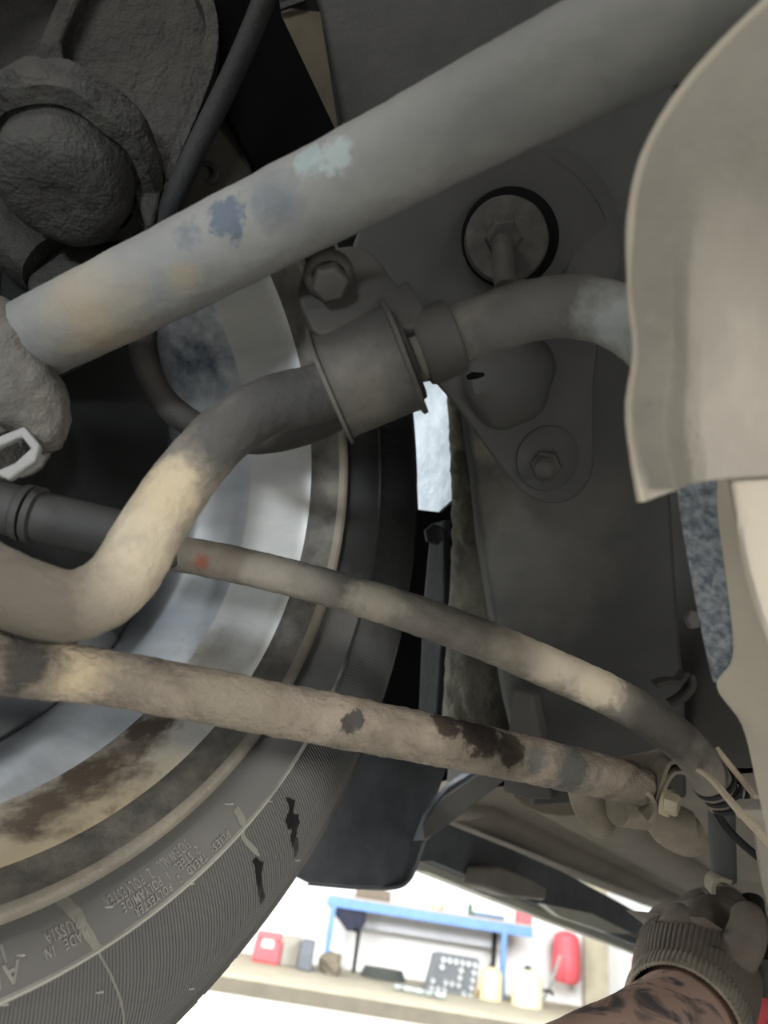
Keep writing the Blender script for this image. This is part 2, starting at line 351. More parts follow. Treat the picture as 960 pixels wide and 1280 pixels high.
# marks on the sidewall: thin films with their own outline
def film(name, pixs, m, lift=.0003):
    bm = NB(); rows = []
    for (px, py, wd) in pixs:
        a, r = wang(px, py, .020); row = []
        for t in (-1, 1):
            aa = a+t*wd/2/r; row.append(bm.verts.new(wpt(aa, r, surf_s(min(r, .3044))+lift+.0002)))
        rows.append(row)
    for x, y in zip(rows, rows[1:]): bm.faces.new((x[0], x[1], y[1], y[0]))
    return link(name, bm, m, tyre)
def lane(pts, n=6, j=.15):
    q = spline([(V((a, b, 0)), c) for a, b, c in pts], n); return [(p.x, p.y, max(.0003, r*(1+random.uniform(-j, j)))) for p, r in q]
film('wet_streak', lane([(354, 996, .001), (360, 1005, .006), (356, 1020, .009), (364, 1030, .008), (362, 1045, .005), (369, 1060, .005), (370, 1070, .002)], 5, .3), M_wet)
film('wet_streak', lane([(312, 1072, .003), (318, 1082, .0065), (318, 1095, .004), (322, 1110, .003), (328, 1125, .0035), (328, 1133, .001)], 5, .3), M_wet)
film('pale_streak', lane([(97, 1122, .006), (103, 1135, .006), (108, 1150, .005), (112, 1165, .004), (121, 1186, .004)], 5), M_chalk)
film('pale_streak', lane([(121, 1188, .0012), (135, 1220, .0012), (148, 1260, .0012), (152, 1290, .001)], 5), M_chalk)
film('pale_streak', lane([(300, 1012, .004), (304, 1030, .004), (302, 1045, .003), (312, 1060, .003), (318, 1068, .001)], 5), M_chalk)
# rim
flange = [(-.012, .203), (-.002, .2065), (.004, .2105), (.0085, .2120), (.0108, .2110), (.0116, .2085), (.0108, .2060), (.0085, .2042)]
bm = NB(); lathe(bm, CW, NW, flange, 200, ref=UW); rim = link('rim_lip', bm, M_lip, wheel)
bm = NB(); lathe(bm, CW, NW, [(.0085, .2042), (.006, .2030), (.002, .2010), (-.005, .1985), (-.010, .1970)], 200, ref=UW); link('rim_flange', bm, M_flange, wheel)
bm = NB(); lathe(bm, CW, NW, [(-.010, .1970), (-.014, .1945), (-.020, .1935), (-.027, .192), (-.045, .189), (-.058, .1865)], 200, ref=UW); link('bead_seat', bm, M_bead, wheel)
bm = NB(); lathe(bm, CW, NW, [(-.058, .1865), (-.066, .1838), (-.070, .1815), (-.076, .1815), (-.080, .1795), (-.110, .179), (-.125, .181), (-.150, .188), (-.168, .196), (-.176, .205)], 200, ref=UW); link('rim_barrel', bm, M_barrel, wheel)
bm = NB(); lathe(bm, CW, NW, [(-.013, .203), (-.03, .2), (-.06, .192), (-.11, .185), (-.15, .195), (-.178, .207)], 120, ref=UW); link('rim_outer_skin', bm, M_flange, wheel)
M_spoke = mat('spoke_silver', '8f9194', 'a9abad', 20, .4, .5)
bm = NB(); lathe(bm, CW, NW, [(-.12, 0), (-.12, .055), (-.125, .06), (-.15, .06), (-.15, 0)], 48, ref=UW); link('hub', bm, M_spoke, wheel)
for i in range(5):
    a = math.radians(20)+i*2*math.pi/5; bm = NB(); rows = []
    for r, wd, s in ((.05, .026, -.128), (.09, .026, -.132), (.14, .030, -.142), (.192, .044, -.160)):
        rows.append([bm.verts.new(wpt(a+t*wd/r, r, s+z)) for t, z in ((-1, 0), (-.6, .012), (.6, .012), (1, 0), (.8, -.014), (-.8, -.014))])
    for x, y in zip(rows, rows[1:]):
        for k in range(6): bm.faces.new((x[k], x[(k+1) % 6], y[(k+1) % 6], y[k]))
    bm.faces.new(rows[0]); bm.faces.new(rows[-1][::-1]); bmesh.ops.recalc_face_normals(bm, faces=bm.faces)
    link('spoke', bm, M_spoke, wheel)
bm = NB(); lathe(bm, CW, NW, [(-.172, .198), (-.150, .190), (-.140, .150), (-.148, .146), (-.158, .150), (-.172, .190)], 120, ref=UW); link('rim_face', bm, M_spoke, wheel)
# brake disc, splash shield and caliper
disc = thing('brake_disc', CW-NW*.08, 'dark flat brake disc shield in the middle of the silver wheel', 'brake disc')
bm = NB(); lathe(bm, CW, NW, [(-.078, 0), (-.078, .05), (-.080, .052), (-.080, .131), (-.082, .135), (-.086, .136), (-.086, 0)], 96, ref=UW); link('splash_shield', bm, M_disc, disc)
bm = NB(); lathe(bm, CW, NW, [(-.090, 0), (-.090, .119), (-.094, .119), (-.096, .114), (-.102, .114), (-.104, .119), (-.108, .119), (-.108, 0)], 96, ref=UW); link('disc_rotor', bm, M_disc, disc)
bm = NB(); lathe(bm, CW, NW, [(-.06, 0), (-.06, .03), (-.064, .034), (-.078, .036)], 48, ref=UW); link('hub_carrier', bm, M_cal, disc)

slab('dark_backing', [(-80, -80), (240, -80), (262, 60), (262, 160), (215, 300), (150, 400), (60, 470), (-80, 470)], plane3((0, 0, .385), (200, 0, .40), (0, 300, .375)), .012, M_disc, disc, .003, 3)  # added dark slab, keeps the bright wall from showing behind the caliper
# caliper / damper body upper left
cal = thing('brake_caliper', P(110, 170, .35), 'dirty dark cast iron brake caliper with round piston boss at upper left', 'caliper')
ax = (P(70, 235, .31)-P(150, 60, .37)).normalized()
c = P(78, 232, .300)
bm = NB(); lathe(bm, c, ax, [(-.035, .0), (-.035, .034), (-.02, .0335), (-.012, .031), (-.009, .0285), (-.004, .0285), (.004, .0275), (.009, .024), (.011, .018), (.0115, .008), (.009, .0)], 56)
for v in bm.verts: v.co += (v.co-c)*.06*noise.noise(v.co*60)
link('piston_boss', bm, M_cal, cal)
bm = NB(); lathe(bm, c-ax*.012, ax, [(-.014, .030), (-.012, .039), (-.002, .0405), (.003, .037), (.004, .031)], 56)
for v in bm.verts: v.co += (v.co-c)*.10*noise.noise(v.co*70)
link('boss_collar', bm, M_cal, cal)
pl = plane3((60, 100, .315), (240, 60, .33), (180, 260, .318))
slab('caliper_body', [(-60, -90), (100, -90), (245, -80), (268, 20), (266, 70), (250, 130), (205, 235), (190, 290), (160, 255), (140, 190), (85, 130), (10, 128), (-40, 150), (-70, 60)], pl, .06, M_cal, cal, .006, 4)
pl2 = (pl[0]-pl[1]*(.008 if pl[1].dot(fw) > 0 else -.008), pl[1])
slab('raised_rib', [(-20, 120), (30, 85), (70, 0), (95, -60), (125, -60), (85, 30), (78, 65), (100, 95), (160, 130), (190, 180), (200, 240), (186, 285), (168, 240), (148, 185), (95, 130), (60, 110), (15, 128), (-20, 150)], pl2, .012, M_cal, cal, .004, 4)
slab('raised_rib', [(232, -60), (252, -40), (272, 20), (270, 75), (252, 130), (222, 200), (205, 240), (214, 190), (240, 128), (254, 70), (256, 20), (240, -20)], pl2, .010, M_cal, cal, .003, 4)
tube('guide_pin', [(-20, 270, .34, .018), (20, 300, .34, .018), (60, 330, .34, .016)], M_cal, cal, rough=.001)
slab('lower_ear', [(30, 345), (75, 300), (140, 305), (180, 320), (150, 360), (90, 380), (35, 372)], plane3((30, 345, .33), (150, 300, .345), (90, 380, .325)), .025, M_cal, cal, .004)

# axle half visible behind the caliper
strut = thing('brake_bracket', P(270, 200, .42), 'flat drilled brown metal bracket just right of the caliper', 'bracket')
pl = plane3((240, 150, .345), (300, 200, .36), (240, 260, .34))
slab('bracket_plate', [(240, 95), (268, 115), (318, 200), (330, 240), (300, 320), (215, 330), (190, 290), (225, 220), (250, 150)], pl, .006, mat('bracket_brown', '28261f', '3f3a2e', 30, .8), strut, .001)
bm = NB(); c0 = hit(260, 217, pl); lathe(bm, c0, -fw, [(-.001, .0062), (.001, .0062), (.0018, .005), (.0018, .0032), (-.001, .003)], 28); link('grommet', bm, M_rub, strut)
tag(tube('brake_line', [(345, -40, .318, .005), (318, 30, .315, .005), (292, 90, .315, .005), (258, 160, .315, .005), (225, 230, .315, .005), (195, 300, .32, .005)], M_dark, seg=16), 'dark brake line running down beside the caliper', 'pipe')

# ------------------------------------------------------------------ long tube across the front
t = thing('suspension_tube', P(480, 190, .24), 'thick dusty grey tube crossing the whole picture from left edge to top right', 'tube')
tube('tube_body', [(-60, 470, .305, .0165), (40, 425, .29, .0168), (180, 357, .267, .0168), (440, 225, .246, .0168), (650, 115, .22, .0168), (840, 20, .19, .0168), (1010, -65, .17, .0168)], M_tube, t, seg=72, rough=.0003, n=30, fq=120)
tube('tube_end', [(-60, 400, .29, .02), (-10, 445, .285, .022), (25, 490, .285, .018), (50, 530, .287, .012), (52, 560, .29, .008)], M_fork, t, seg=40, rough=.0022, n=12)
slab('end_fork', [(-20, 440), (60, 460), (85, 490), (78, 530), (52, 585), (20, 596), (45, 560), (30, 535), (-20, 540)], plane3((0, 450, .28), (80, 480, .29), (30, 580, .285)), .012, M_fork, t, .004, 3)
slab('plastic_clip', [(-10, 590), (18, 578), (38, 560), (26, 545), (-10, 562), (-10, 548), (30, 532), (50, 556), (44, 576), (10, 600)], plane3((0, 590, .268), (40, 560, .272), (0, 545, .272)), .004, mat('clip_pale', '777672', '8b8a86', 50, .6), t, .001)

# ------------------------------------------------------------------ anti-roll bar with its clamp
bar = thing('anti_roll_bar', P(300, 560, .28), 'bent dusty anti-roll bar curving from the left edge up to the rubber clamp', 'bar')
R = .0122
tube('bar_rod', [(-90, 690, .235, .0135), (-30, 718, .235, .0132), (30, 745, .235, .0128), (95, 757, .238, .0124), (150, 725, .245, .0124), (190, 660, .255, .0124), (230, 600, .262, .012), (280, 543, .27, .0118), (335, 508, .277, .0118), (400, 490, .28, .0118), (470, 462, .28, .0118), (550, 428, .278, .0118), (610, 405, .272, .0118), (670, 387, .266, .0118), (730, 385, .26, .0118), (780, 400, .255, .0118), (830, 440, .25, .0118), (880, 500, .25, .0118)], M_bar, bar, seg=64, rough=.0004, n=20, fq=170)
cdir = (P(570, 419, .276)-P(400, 490, .28)).normalized()
def onbar(t): return P(400, 490, .28).lerp(P(570, 419, .276), t)
bm = NB(); lathe(bm, onbar(.8), cdir, [(-.004, .0118), (-.004, .0145), (-.002, .0155), (.010, .0155), (.0115, .015), (.0125, .0118)], 40); link('collar', bm, M_clamp, bar)
clamp = thing('bar_clamp', onbar(.35), 'dark steel strap clamp holding the bar at the picture centre', 'clamp')
bm = NB(); lathe(bm, onbar(.35), cdir, [(-.016, .0119), (-.0165, .018), (-.014, .0205), (.014, .0205), (.019, .0185), (.0195, .0119)], 44); link('bushing', bm, M_rub, clamp)
bm = NB(); lathe(bm, onbar(.35), cdir, [(-.0165, .0195), (-.0165, .0245), (-.0150, .0246), (-.0145, .0225), (-.0120, .0222), (.0115, .0222), (.0145, .0225), (.0152, .0246), (.0168, .0245), (.0168, .0195)], 60)
for v in bm.verts: v.co += cdir*0.0006*noise.noise(v.co*50)
link('strap', bm, M_clamp, clamp)
pl = plane3((400, 400, .268), (520, 380, .268), (430, 310, .285))
slab('strap_ear', [(374, 350), (385, 325), (420, 308), (455, 308), (478, 330), (498, 356), (508, 348), (530, 382), (515, 410), (450, 405), (400, 418), (385, 400), (372, 370)], pl, .006, M_clamp, clamp, .0015, 2)
bax = (P(417, 385, .245)-P(410, 335, .275)).normalized(); bc = P(411, 344, .268)
bolt = thing('clamp_bolt', bc, 'grimy hexagonal bolt with washer screwed through the clamp ear', 'bolt')
bm = NB(); lathe(bm, bc, bax, [(-.004, 0), (-.004, .0085), (-.001, .0100), (.001, .0100), (.003, .0088), (.0038, .007)], 32); link('washer', bm, M_bolt, bolt)
bm = NB(); hexhead(bm, bc+bax*.003, bax, .0074, .0085); link('hex_head', bm, M_bolt, bolt, smooth=False, bevel=.0006)

# hose loop behind the bar
tag(tube('rubber_hose', [(200, 300, .34, .0068), (182, 390, .34, .0068), (180, 440, .338, .0068), (200, 495, .335, .0068), (250, 535, .33, .0068), (320, 550, .325, .0068), (390, 535, .325, .0068), (440, 505, .33, .0068), (500, 440, .36, .0068)], M_rub, seg=20, rough=.0002), 'dark rubber hose looping down behind the bent bar', 'hose')

# ------------------------------------------------------------------ chassis frame and the bracket bolted on it
frame = thing('chassis_member', P(700, 500, .47), 'wide dark grey chassis member standing behind the bracket', 'chassis')
plf = plane3((600, 300, .42), (800, 300, .42), (700, 900, .50))
slab('member_face', [(370, -120), (405, 30), (430, 170), (500, 330), (560, 440), (584, 520), (596, 600), (606, 700), (622, 800), (640, 905), (665, 1010), (860, 1000), (858, 880), (846, 720), (836, 560), (830, 300), (850, 80), (900, -120)], plf, .05, M_frame, frame, .004)
plf2 = plane3((600, 300, .405), (800, 300, .405), (700, 900, .49))
brk = thing('mounting_bracket', P(680, 420, .39), 'rounded triangular mounting bracket plate bolted to the grey chassis member', 'bracket')
plb = plane3((600, 200, .355), (760, 300, .375), (700, 620, .40))
slab('bracket_plate', [(470, 250), (560, 180), (640, 175), (690, 195), (728, 225), (754, 262), (765, 300), (762, 350), (750, 420), (743, 490), (743, 575), (736, 603), (716, 624), (690, 630), (660, 620), (638, 598), (608, 558), (572, 508), (520, 450), (480, 400), (440, 330)], plb, .0045, M_brk, brk, .0015, 3)
# standoff cup behind its round top
cc = hit(655, 290, plb); bax2 = (cc-P(640, 360, .25)).normalized()
bm = NB(); lathe(bm, cc+fw*.008, -fw, [(-.035, .056), (-.012, .055), (-.010, .052), (-.006, .052), (-.004, .055), (.0, .055), (.001, .050), (.001, .03)], 64); link('bush_cup', bm, M_brk, brk)
# black disc painting the shade of the recess, and big washer with stud
c1 = P(633, 300, .352)
sax = (P(640, 345, .30)-P(626, 290, .37)).normalized(); sax2 = (sax*.35-fw*.9).normalized()
bm = NB(); lathe(bm, P(638, 297, .356), sax2, [(-.001, .0255), (.0005, .0250), (.001, .0240), (.001, .0)], 56); link('recess_shade', bm, M_void, brk)
stud = thing('large_bolt', c1, 'large dirty stud and nut with wide washer above the bar', 'bolt')
bm = NB(); lathe(bm, c1, sax2, [(-.002, 0), (-.002, .0215), (.0015, .0215), (.0028, .0205), (.0032, .017), (.0032, 0)], 56)
for v in bm.verts: v.co += sax2*.0012*noise.noise(v.co*110)
link('washer', bm, M_bolt, stud)
nc = P(628, 297, .345)
bm = NB(); hexhead(bm, nc, (sax*.8-fw*.3).normalized(), .0095, .010)
bmesh.ops.subdivide_edges(bm, edges=bm.edges, cuts=2)
for v in bm.verts: v.co += V((noise.noise(v.co*200), noise.noise(v.co*200+V((5, 0, 0))), noise.noise(v.co*200+V((0, 5, 0)))))*.0012
link('nut', bm, M_bolt, stud, bevel=.0006)
bm = NB(); sweep(bm, [(nc, .0058), (P(630, 330, .322), .0054), (P(633, 362, .305), .0052)], 20, True, .0006, 6, fq=200); link('stud_end', bm, M_bolt, stud)
# lower nut and washer
plb_n = plb[1] if plb[1].dot(fw) < 0 else -plb[1]
c2 = hit(684, 573, plb)
nb_ = thing('small_bolt', c2, 'small bolt and nut with round washer at the lower tip of the bracket', 'bolt')
bm = NB(); lathe(bm, c2, plb_n, [(-.001, 0), (-.001, .0188), (.001, .0188), (.0016, .018), (.0016, 0)], 48); link('washer', bm, M_brk, nb_)
c3 = hit(683, 580, plb); a3 = (P(676, 594, .365)-c3).normalized()
bm = NB(); hexhead(bm, c3, a3, .0088, .008); link('nut', bm, M_bolt, nb_, smooth=False, bevel=.0005)
bm = NB(); threads(bm, c3+a3*.006, a3, .0052, .010); link('threaded_end', bm, M_bolt, nb_)
# dark boss lump on the bracket under the bar
c4 = hit(635, 475, plb)
bm = NB(); lathe(bm, c4, plb_n, [(-.001, .0275), (.004, .026), (.008, .022), (.0105, .012), (.011, 0)], 48)
for v in bm.verts: v.co += (v.co-c4)*.18*noise.noise(v.co*45)
link('boss', bm, M_brk, brk)
slab('drain_hole', [(583, 470), (590, 465), (605, 466), (606, 470), (595, 474), (585, 475)], plane3((583, 470, .345), (606, 470, .345), (590, 480, .346)), .002, M_void, brk)

# ------------------------------------------------------------------ control rods
rod = thing('upper_control_rod', P(500, 760, .33), 'upper slim control rod with a bend near its right end', 'rod')
tube('rod_body', [(150, 672, .30, .0078), (215, 690, .30, .0078), (300, 707, .305, .0082), (400, 732, .315, .0085), (500, 762, .325, .0093), (600, 798, .335, .0098), (680, 832, .343, .0102), (760, 868, .35, .0104), (820, 903, .355, .0104), (865, 940, .36, .0104), (895, 985, .365, .0102), (905, 1000, .366, .0100)], M_rodu, rod, seg=60, rough=.00035, n=26, fq=230)
tube('rod_sleeve', [(-40, 625, .292, .0112), (0, 634, .293, .0112), (60, 648, .295, .0112), (160, 671, .298, .0106), (215, 684, .30, .0095)], M_brk, rod, seg=32)
for a, b in (((28, 640), (36, 642)), ((40, 643), (48, 645))):
    tube('sleeve_band', [(a[0], a[1], .2935, .0124), (b[0], b[1], .2937, .0124)], M_brk, rod, seg=32)
slab('rod_clip', [(203, 690), (222, 692), (220, 708), (208, 712), (200, 706)], plane3((203, 690, .292), (222, 692, .292), (208, 712, .292)), .008, M_blk, rod, .001)
bm = NB()
for kk in range(3):
    p = P(893+kk*8, 978+kk*9, .364); lathe(bm, p, (P(905, 1000, .366)-P(865, 940, .36)).normalized(), [(-.0012, .0100), (-.0012, .0114), (.0012, .0114), (.0012, .0100)], 28)
link('end_rings', bm, M_dark, rod)
rod2 = thing('lower_control_rod', P(400, 890, .3), 'lower straight control rod with crusty dirt and a dark brown patch', 'rod')
tube('rod_body', [(-60, 815, .235, .0112), (0, 828, .24, .0108), (60, 838, .246, .0105), (140, 848, .256, .0102), (250, 868, .27, .0106), (400, 897, .297, .0113), (520, 920, .32, .0116), (640, 945, .345, .0116), (740, 967, .37, .0116), (800, 980, .385, .0112)], M_rodl, rod2, seg=72, rough=.00055, n=44, fq=210)
# bushing at the right end of the lower rod
bs = thing('rod_bushing', P(810, 1010, .39), 'pale dusty bushing sleeve and curved hooks at the lower rod end', 'bushing')
tube('sleeve', [(772, 1004, .395, .0125), (800, 1008, .398, .0125), (824, 1010, .40, .0125)], M_castdust, bs, seg=32, rough=.0004, n=5)
tube('hook', [(728, 975, .425, .0105), (736, 1005, .422, .0105), (748, 1026, .42, .0100), (762, 1036, .42, .0060)], M_castdust, bs, seg=24, rough=.0006)
tube('hook', [(818, 1010, .395, .010), (838, 1030, .392, .0125), (862, 1042, .39, .0120), (876, 1038, .39, .008)], M_castdust, bs, seg=24, rough=.0006)
slab('bracket_leg', [(764, 948), (810, 940), (828, 935), (832, 920), (838, 920), (838, 950), (832, 990), (820, 1008), (800, 995), (800, 968), (775, 960)], plane3((764, 948, .40), (838, 920, .40), (820, 1008, .395)), .004, M_castdust, bs, .001)
clip = thing('bent_clip', P(850, 975, .38), 'thin bent steel strap bracket arching over the pale bolt', 'clip')
def strip(name, pix, wdt, th, m, parent, seg=0):
    """flat metal strap: path in pixels, width running away from the camera"""
    pts = spline([(P(a, b, c), 0.0) for a, b, c in pix], 4); pts = [p for p, _ in pts]; bm = NB(); rows = []
    for i, p in enumerate(pts):
        tt = (pts[min(i+1, len(pts)-1)]-pts[max(0, i-1)]).normalized(); n = tt.cross(fw).normalized()
        rows.append([bm.verts.new(p+n*th/2), bm.verts.new(p+n*th/2+fw*wdt), bm.verts.new(p-n*th/2+fw*wdt), bm.verts.new(p-n*th/2)])
    for x, y in zip(rows, rows[1:]):
        for k in range(4): bm.faces.new((x[k], x[(k+1) % 4], y[(k+1) % 4], y[k]))
    bm.faces.new(rows[0][::-1]); bm.faces.new(rows[-1]); bmesh.ops.recalc_face_normals(bm, faces=bm.faces)
    return link(name, bm, m, parent, ang=.9)
strip('outer_strap', [(818, 1018, .374), (825, 990, .374), (836, 957, .374), (848, 953, .375), (866, 956, .376), (872, 972, .376), (895, 985, .376)], .016, .0022, M_castdust, clip)
strip('inner_strap', [(826, 1005, .372), (834, 980, .372), (846, 966, .372), (866, 970, .373)], .014, .0018, M_castdust, clip)
strip('strap_foot', [(800, 988, .372), (814, 996, .372), (820, 1012, .372), (812, 1028, .370)], .014, .0022, M_castdust, clip)
pb = thing('pale_bolt', P(838, 1003, .37), 'pale bolt head in the clip bracket above the gloved hand', 'bolt')
ba = (RT*.75+UP*-.12-fw*.55).normalized()
bm = NB(); lathe(bm, P(828, 1000, .376), ba, [(0, 0), (0, .0075), (.002, .0078), (.005, .0075), (.0055, 0)], 28); link('flange', bm, M_boltl, pb)
bm = NB(); hexhead(bm, P(832, 1002, .372), ba, .0062, .007, .2, .3); link('hex_head', bm, M_boltl, pb, smooth=False, bevel=.0005)
cot = thing('cotter_clip', P(850, 868, .43), 'small folded metal clip above the end of the upper rod', 'clip')
strip('clip_tab', [(822, 858, .425), (838, 853, .425), (852, 853, .425), (860, 842, .425)], .01, .003, M_bolt, cot)
strip('clip_tab', [(842, 882, .425), (858, 872, .425), (868, 858, .425), (866, 845, .425)], .01, .003, M_bolt, cot)
tag(tube('brake_cable', [(800, 906, .38, .0014), (852, 950, .37, .0014), (885, 970, .34, .0016), (925, 1015, .31, .0018), (975, 1068, .29, .0018)], M_wire, seg=12), 'pale thin cable running off the right edge in front of the small flange', 'cable')
tag(tube('brake_cable', [(895, 935, .36, .0016), (925, 972, .35, .0016), (948, 1000, .34, .0016), (990, 1050, .33, .0016)], M_wire, seg=12), 'short thin cable above the pale one behind the flange', 'cable')
tag(tube('brake_cable', [(880, 985, .40, .0022), (905, 1030, .39, .0022), (940, 1065, .38, .0022), (990, 1100, .37, .0022)], M_dark, seg=12), 'dark cable sagging below the pale cable', 'cable')
fl = thing('flange_bracket', P(945, 1030, .33), 'small grey flanged bracket at the right edge above the glove', 'bracket')
slab('flange_top', [(914, 1002), (925, 997), (1000, 1000), (1000, 1012), (935, 1013), (918, 1010)], plane3((914, 1002, .335), (1000, 1000, .32), (935, 1013, .325)), .006, M_plate, fl, .001)
slab('flange_web', [(940, 1013), (1000, 1008), (1010, 1180), (968, 1160), (952, 1100)], plane3((940, 1013, .335), (1000, 1008, .33), (970, 1160, .35)), .005, M_plate, fl, .001)

# ------------------------------------------------------------------ right-hand shield (near the camera)
sh = thing('heat_shield', P(880, 300, .18), 'broad dusty beige sheet metal shield filling the right edge', 'shield')
def sheet(name, rows, th, m, parent, n=6, bevel=0):
    """rows of (px, py, d): a bent sheet lofted through smooth rows"""
    g = []
    for r in rows: g.append([p for p, _ in spline([(P(*q), 0.0) for q in r], n)])
    cols = list(zip(*g)); g2 = [[p for p, _ in spline([(q, 0.0) for q in c], n)] for c in cols]
    bm = NB(); vs = [[bm.verts.new(p) for p in c] for c in g2]
    for a, b in zip(vs, vs[1:]):
        for k in range(len(a)-1): bm.faces.new((a[k], a[k+1], b[k+1], b[k]))
    bmesh.ops.recalc_face_normals(bm, faces=bm.faces)
    o = link(name, bm, m, parent, ang=1.2); md = o.modifiers.new('s', 'SOLIDIFY'); md.thickness = th; md.offset = 0
    if bevel:
        bv = o.modifiers.new('b', 'BEVEL'); bv.width = bevel; bv.segments = 3; bv.limit_method = 'ANGLE'
    return o
sheet('shield_face', [
    [(975, -5, .150), (1000, 10, .146), (1040, 40, .140), (1100, 80, .138)],
    [(915, 50, .155), (945, 80, .150), (1000, 110, .145), (1100, 140, .145)],
    [(858, 112, .160), (895, 140, .155), (970, 180, .150), (1100, 200, .155)],
    [(812, 185, .165), (850, 210, .160), (930, 250, .158), (1100, 280, .175)],
    [(791, 265, .168), (840, 290, .164), (905, 330, .163), (1100, 370, .200)],
    [(789, 360, .172), (840, 380, .168), (900, 400, .166), (1100, 430, .212)],
    [(796, 440, .175), (840, 455, .172), (900, 470, .169), (1100, 480, .215)],
    [(786, 510, .178), (830, 520, .176), (900, 530, .171), (1100, 540, .215)],
    [(792, 575, .180), (835, 570, .178), (905, 565, .172), (1100, 560, .212)],
    [(802, 628, .182), (845, 612, .181), (905, 598, .174), (1100, 590, .212)]], .0022, M_plate, sh, 5, .0006)
tube('rolled_edge', [(975, -8, .150, .0016), (915, 48, .155, .0016), (858, 112, .160, .0016), (812, 187, .165, .0016), (792, 265, .168, .0015), (790, 360, .172, .0012), (796, 440, .175, .0012), (787, 510, .178, .0012), (793, 575, .180, .0012), (802, 626, .182, .0012)], M_plate2, sh, seg=14, rough=.0002)
sh2 = thing('lower_shield', P(900, 760, .25), 'lower folded shield panel with blue-grey scuffs at the right edge', 'shield')
sheet('scuffed_face', [
    [(846, 600, .235), (880, 600, .228), (905, 600, .222)],
    [(852, 650, .24), (888, 650, .232), (922, 660, .226)],
    [(866, 730, .245), (905, 730, .237), (945, 740, .228)],
    [(882, 810, .25), (918, 810, .242), (965, 810, .232)],
    [(892, 850, .252), (925, 868, .245), (985, 850, .235)]], .0018, M_blue, sh2, 5, .0005)
sheet('pale_fold', [
    [(900, 590, .221), (930, 590, .21), (1000, 590, .19)],
    [(900, 640, .226), (925, 650, .215), (1010, 660, .19)],
    [(912, 740, .233), (950, 740, .22), (1010, 740, .20)],
    [(918, 820, .240), (955, 820, .225), (1010, 820, .205)],
    [(897, 856, .251), (940, 880, .24), (1010, 880, .215)],
    [(930, 905, .255), (960, 930, .24), (1010, 940, .22)],
    [(948, 980, .26), (980, 1000, .245), (1020, 1010, .23)],
    [(965, 1060, .265), (990, 1070, .25), (1030, 1080, .235)]], .002, M_plate2, sh2, 5, .0005)
sheet('outer_wing', [
    [(905, 560, .190), (940, 560, .192), (1100, 560, .225)],
    [(915, 620, .188), (950, 620, .192), (1100, 620, .225)],
    [(925, 680, .192), (955, 690, .194), (1100, 700, .225)],
    [(945, 760, .197), (975, 770, .199), (1100, 780, .23)],
    [(975, 840, .20), (1000, 850, .203), (1100, 860, .23)]], .002, M_plate2, sh2, 5, .0005)
slab('small_tab', [(862, 762), (874, 765), (876, 785), (864, 787), (858, 775)], plane3((862, 762, .30), (876, 765, .30), (864, 787, .30)), .004, M_brk, sh2, .001)

# ------------------------------------------------------------------ dark inner arch, lit panel, lumpy arm
arch = thing('wheel_arch', P(450, 300, .7), 'black wheel arch lining seen as dark gaps above and right of the tyre', 'wheel arch')
plv = plane3((430, 300, .72), (640, 300, .72), (560, 900, .80))
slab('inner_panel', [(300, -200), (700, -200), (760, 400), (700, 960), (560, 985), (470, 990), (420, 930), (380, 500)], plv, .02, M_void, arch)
slab('dark_flap', [(262, -60), (340, -60), (352, 20), (424, 172), (400, 200), (330, 245), (318, 205), (275, 125), (262, 60)], plane3((262, -60, .325), (340, -60, .34), (420, 180, .38)), .006, M_void, arch)  # added black sheet standing in for the dark over the tyre top
tp = thing('tan_panel', P(390, 80, .55), 'narrow tan body panel glimpsed at the top between black arch and chassis', 'panel')
slab('panel_strip', [(343, -60), (392, -60), (404, 40), (412, 90), (424, 170), (415, 165), (378, 90), (350, 30)], plane3((350, 0, .55), (400, 0, .55), (410, 160, .53)), .004, M_tan, tp)
slab('panel_clip', [(345, 5), (378, -6), (382, 0), (348, 12)], plane3((345, 5, .54), (380, -5, .54), (348, 14, .54)), .003, M_blk, tp)
lp = thing('inner_body_panel', P(550, 570, .66), 'bright bare metal body panel behind the clamp', 'panel')
slab('panel_sheet', [(515, 480), (575, 470), (592, 505), (588, 560), (570, 620), (548, 640), (523, 637)], plane3((515, 480, .66), (590, 500, .60), (523, 637, .66)), .004, M_lit, lp)
arm = thing('undersealed_arm', P(575, 730, .58), 'lumpy tar-coated upright strut left of the grey chassis member', 'strut')
def lumpy(name, pix, pl, th, m, parent, amp, fq):
    """thick strip with real lumps: rows left/right edges"""
    bm = NB(); n = pl[1] if pl[1].dot(fw) < 0 else -pl[1]; g = []
    for i in range(len(pix)-1):
        for k in range(14):
            t = k/14; l = [pix[i][j]*(1-t)+pix[i+1][j]*t for j in range(4)]
            row = []
            for c in range(15):
                u = c/14; q = hit(l[0]*(1-u)+l[2]*u, l[1]*(1-u)+l[3]*u, pl)
                e = math.sin(math.pi*u)**.4
                d = amp*(abs(noise.noise(q*fq))+.6*abs(noise.noise(q*fq*2.3)))*e
                row.append(bm.verts.new(q+n*d-n*th*(1-e)))
            g.append(row)
    for a, b in zip(g, g[1:]):
        for k in range(14): bm.faces.new((a[k], a[k+1], b[k+1], b[k]))
    # back
    ex = bmesh.ops.extrude_face_region(bm, geom=bm.faces[:]); 
    for v in ex['geom']:
        if isinstance(v, bmesh.types.BMVert): v.co -= n*th
    bmesh.ops.recalc_face_normals(bm, faces=bm.faces)
    return link(name, bm, m, parent, ang=2)
pla = plane3((545, 500, .60), (610, 500, .57), (560, 900, .58))
lumpy('coated_arm', [(548, 470, 585, 470), (552, 520, 590, 520), (556, 600, 600, 600), (556, 680, 610, 680), (550, 760, 616, 760), (542, 900, 612, 900), (540, 960, 615, 960)], pla, .02, M_lump, arm, .010, 70)
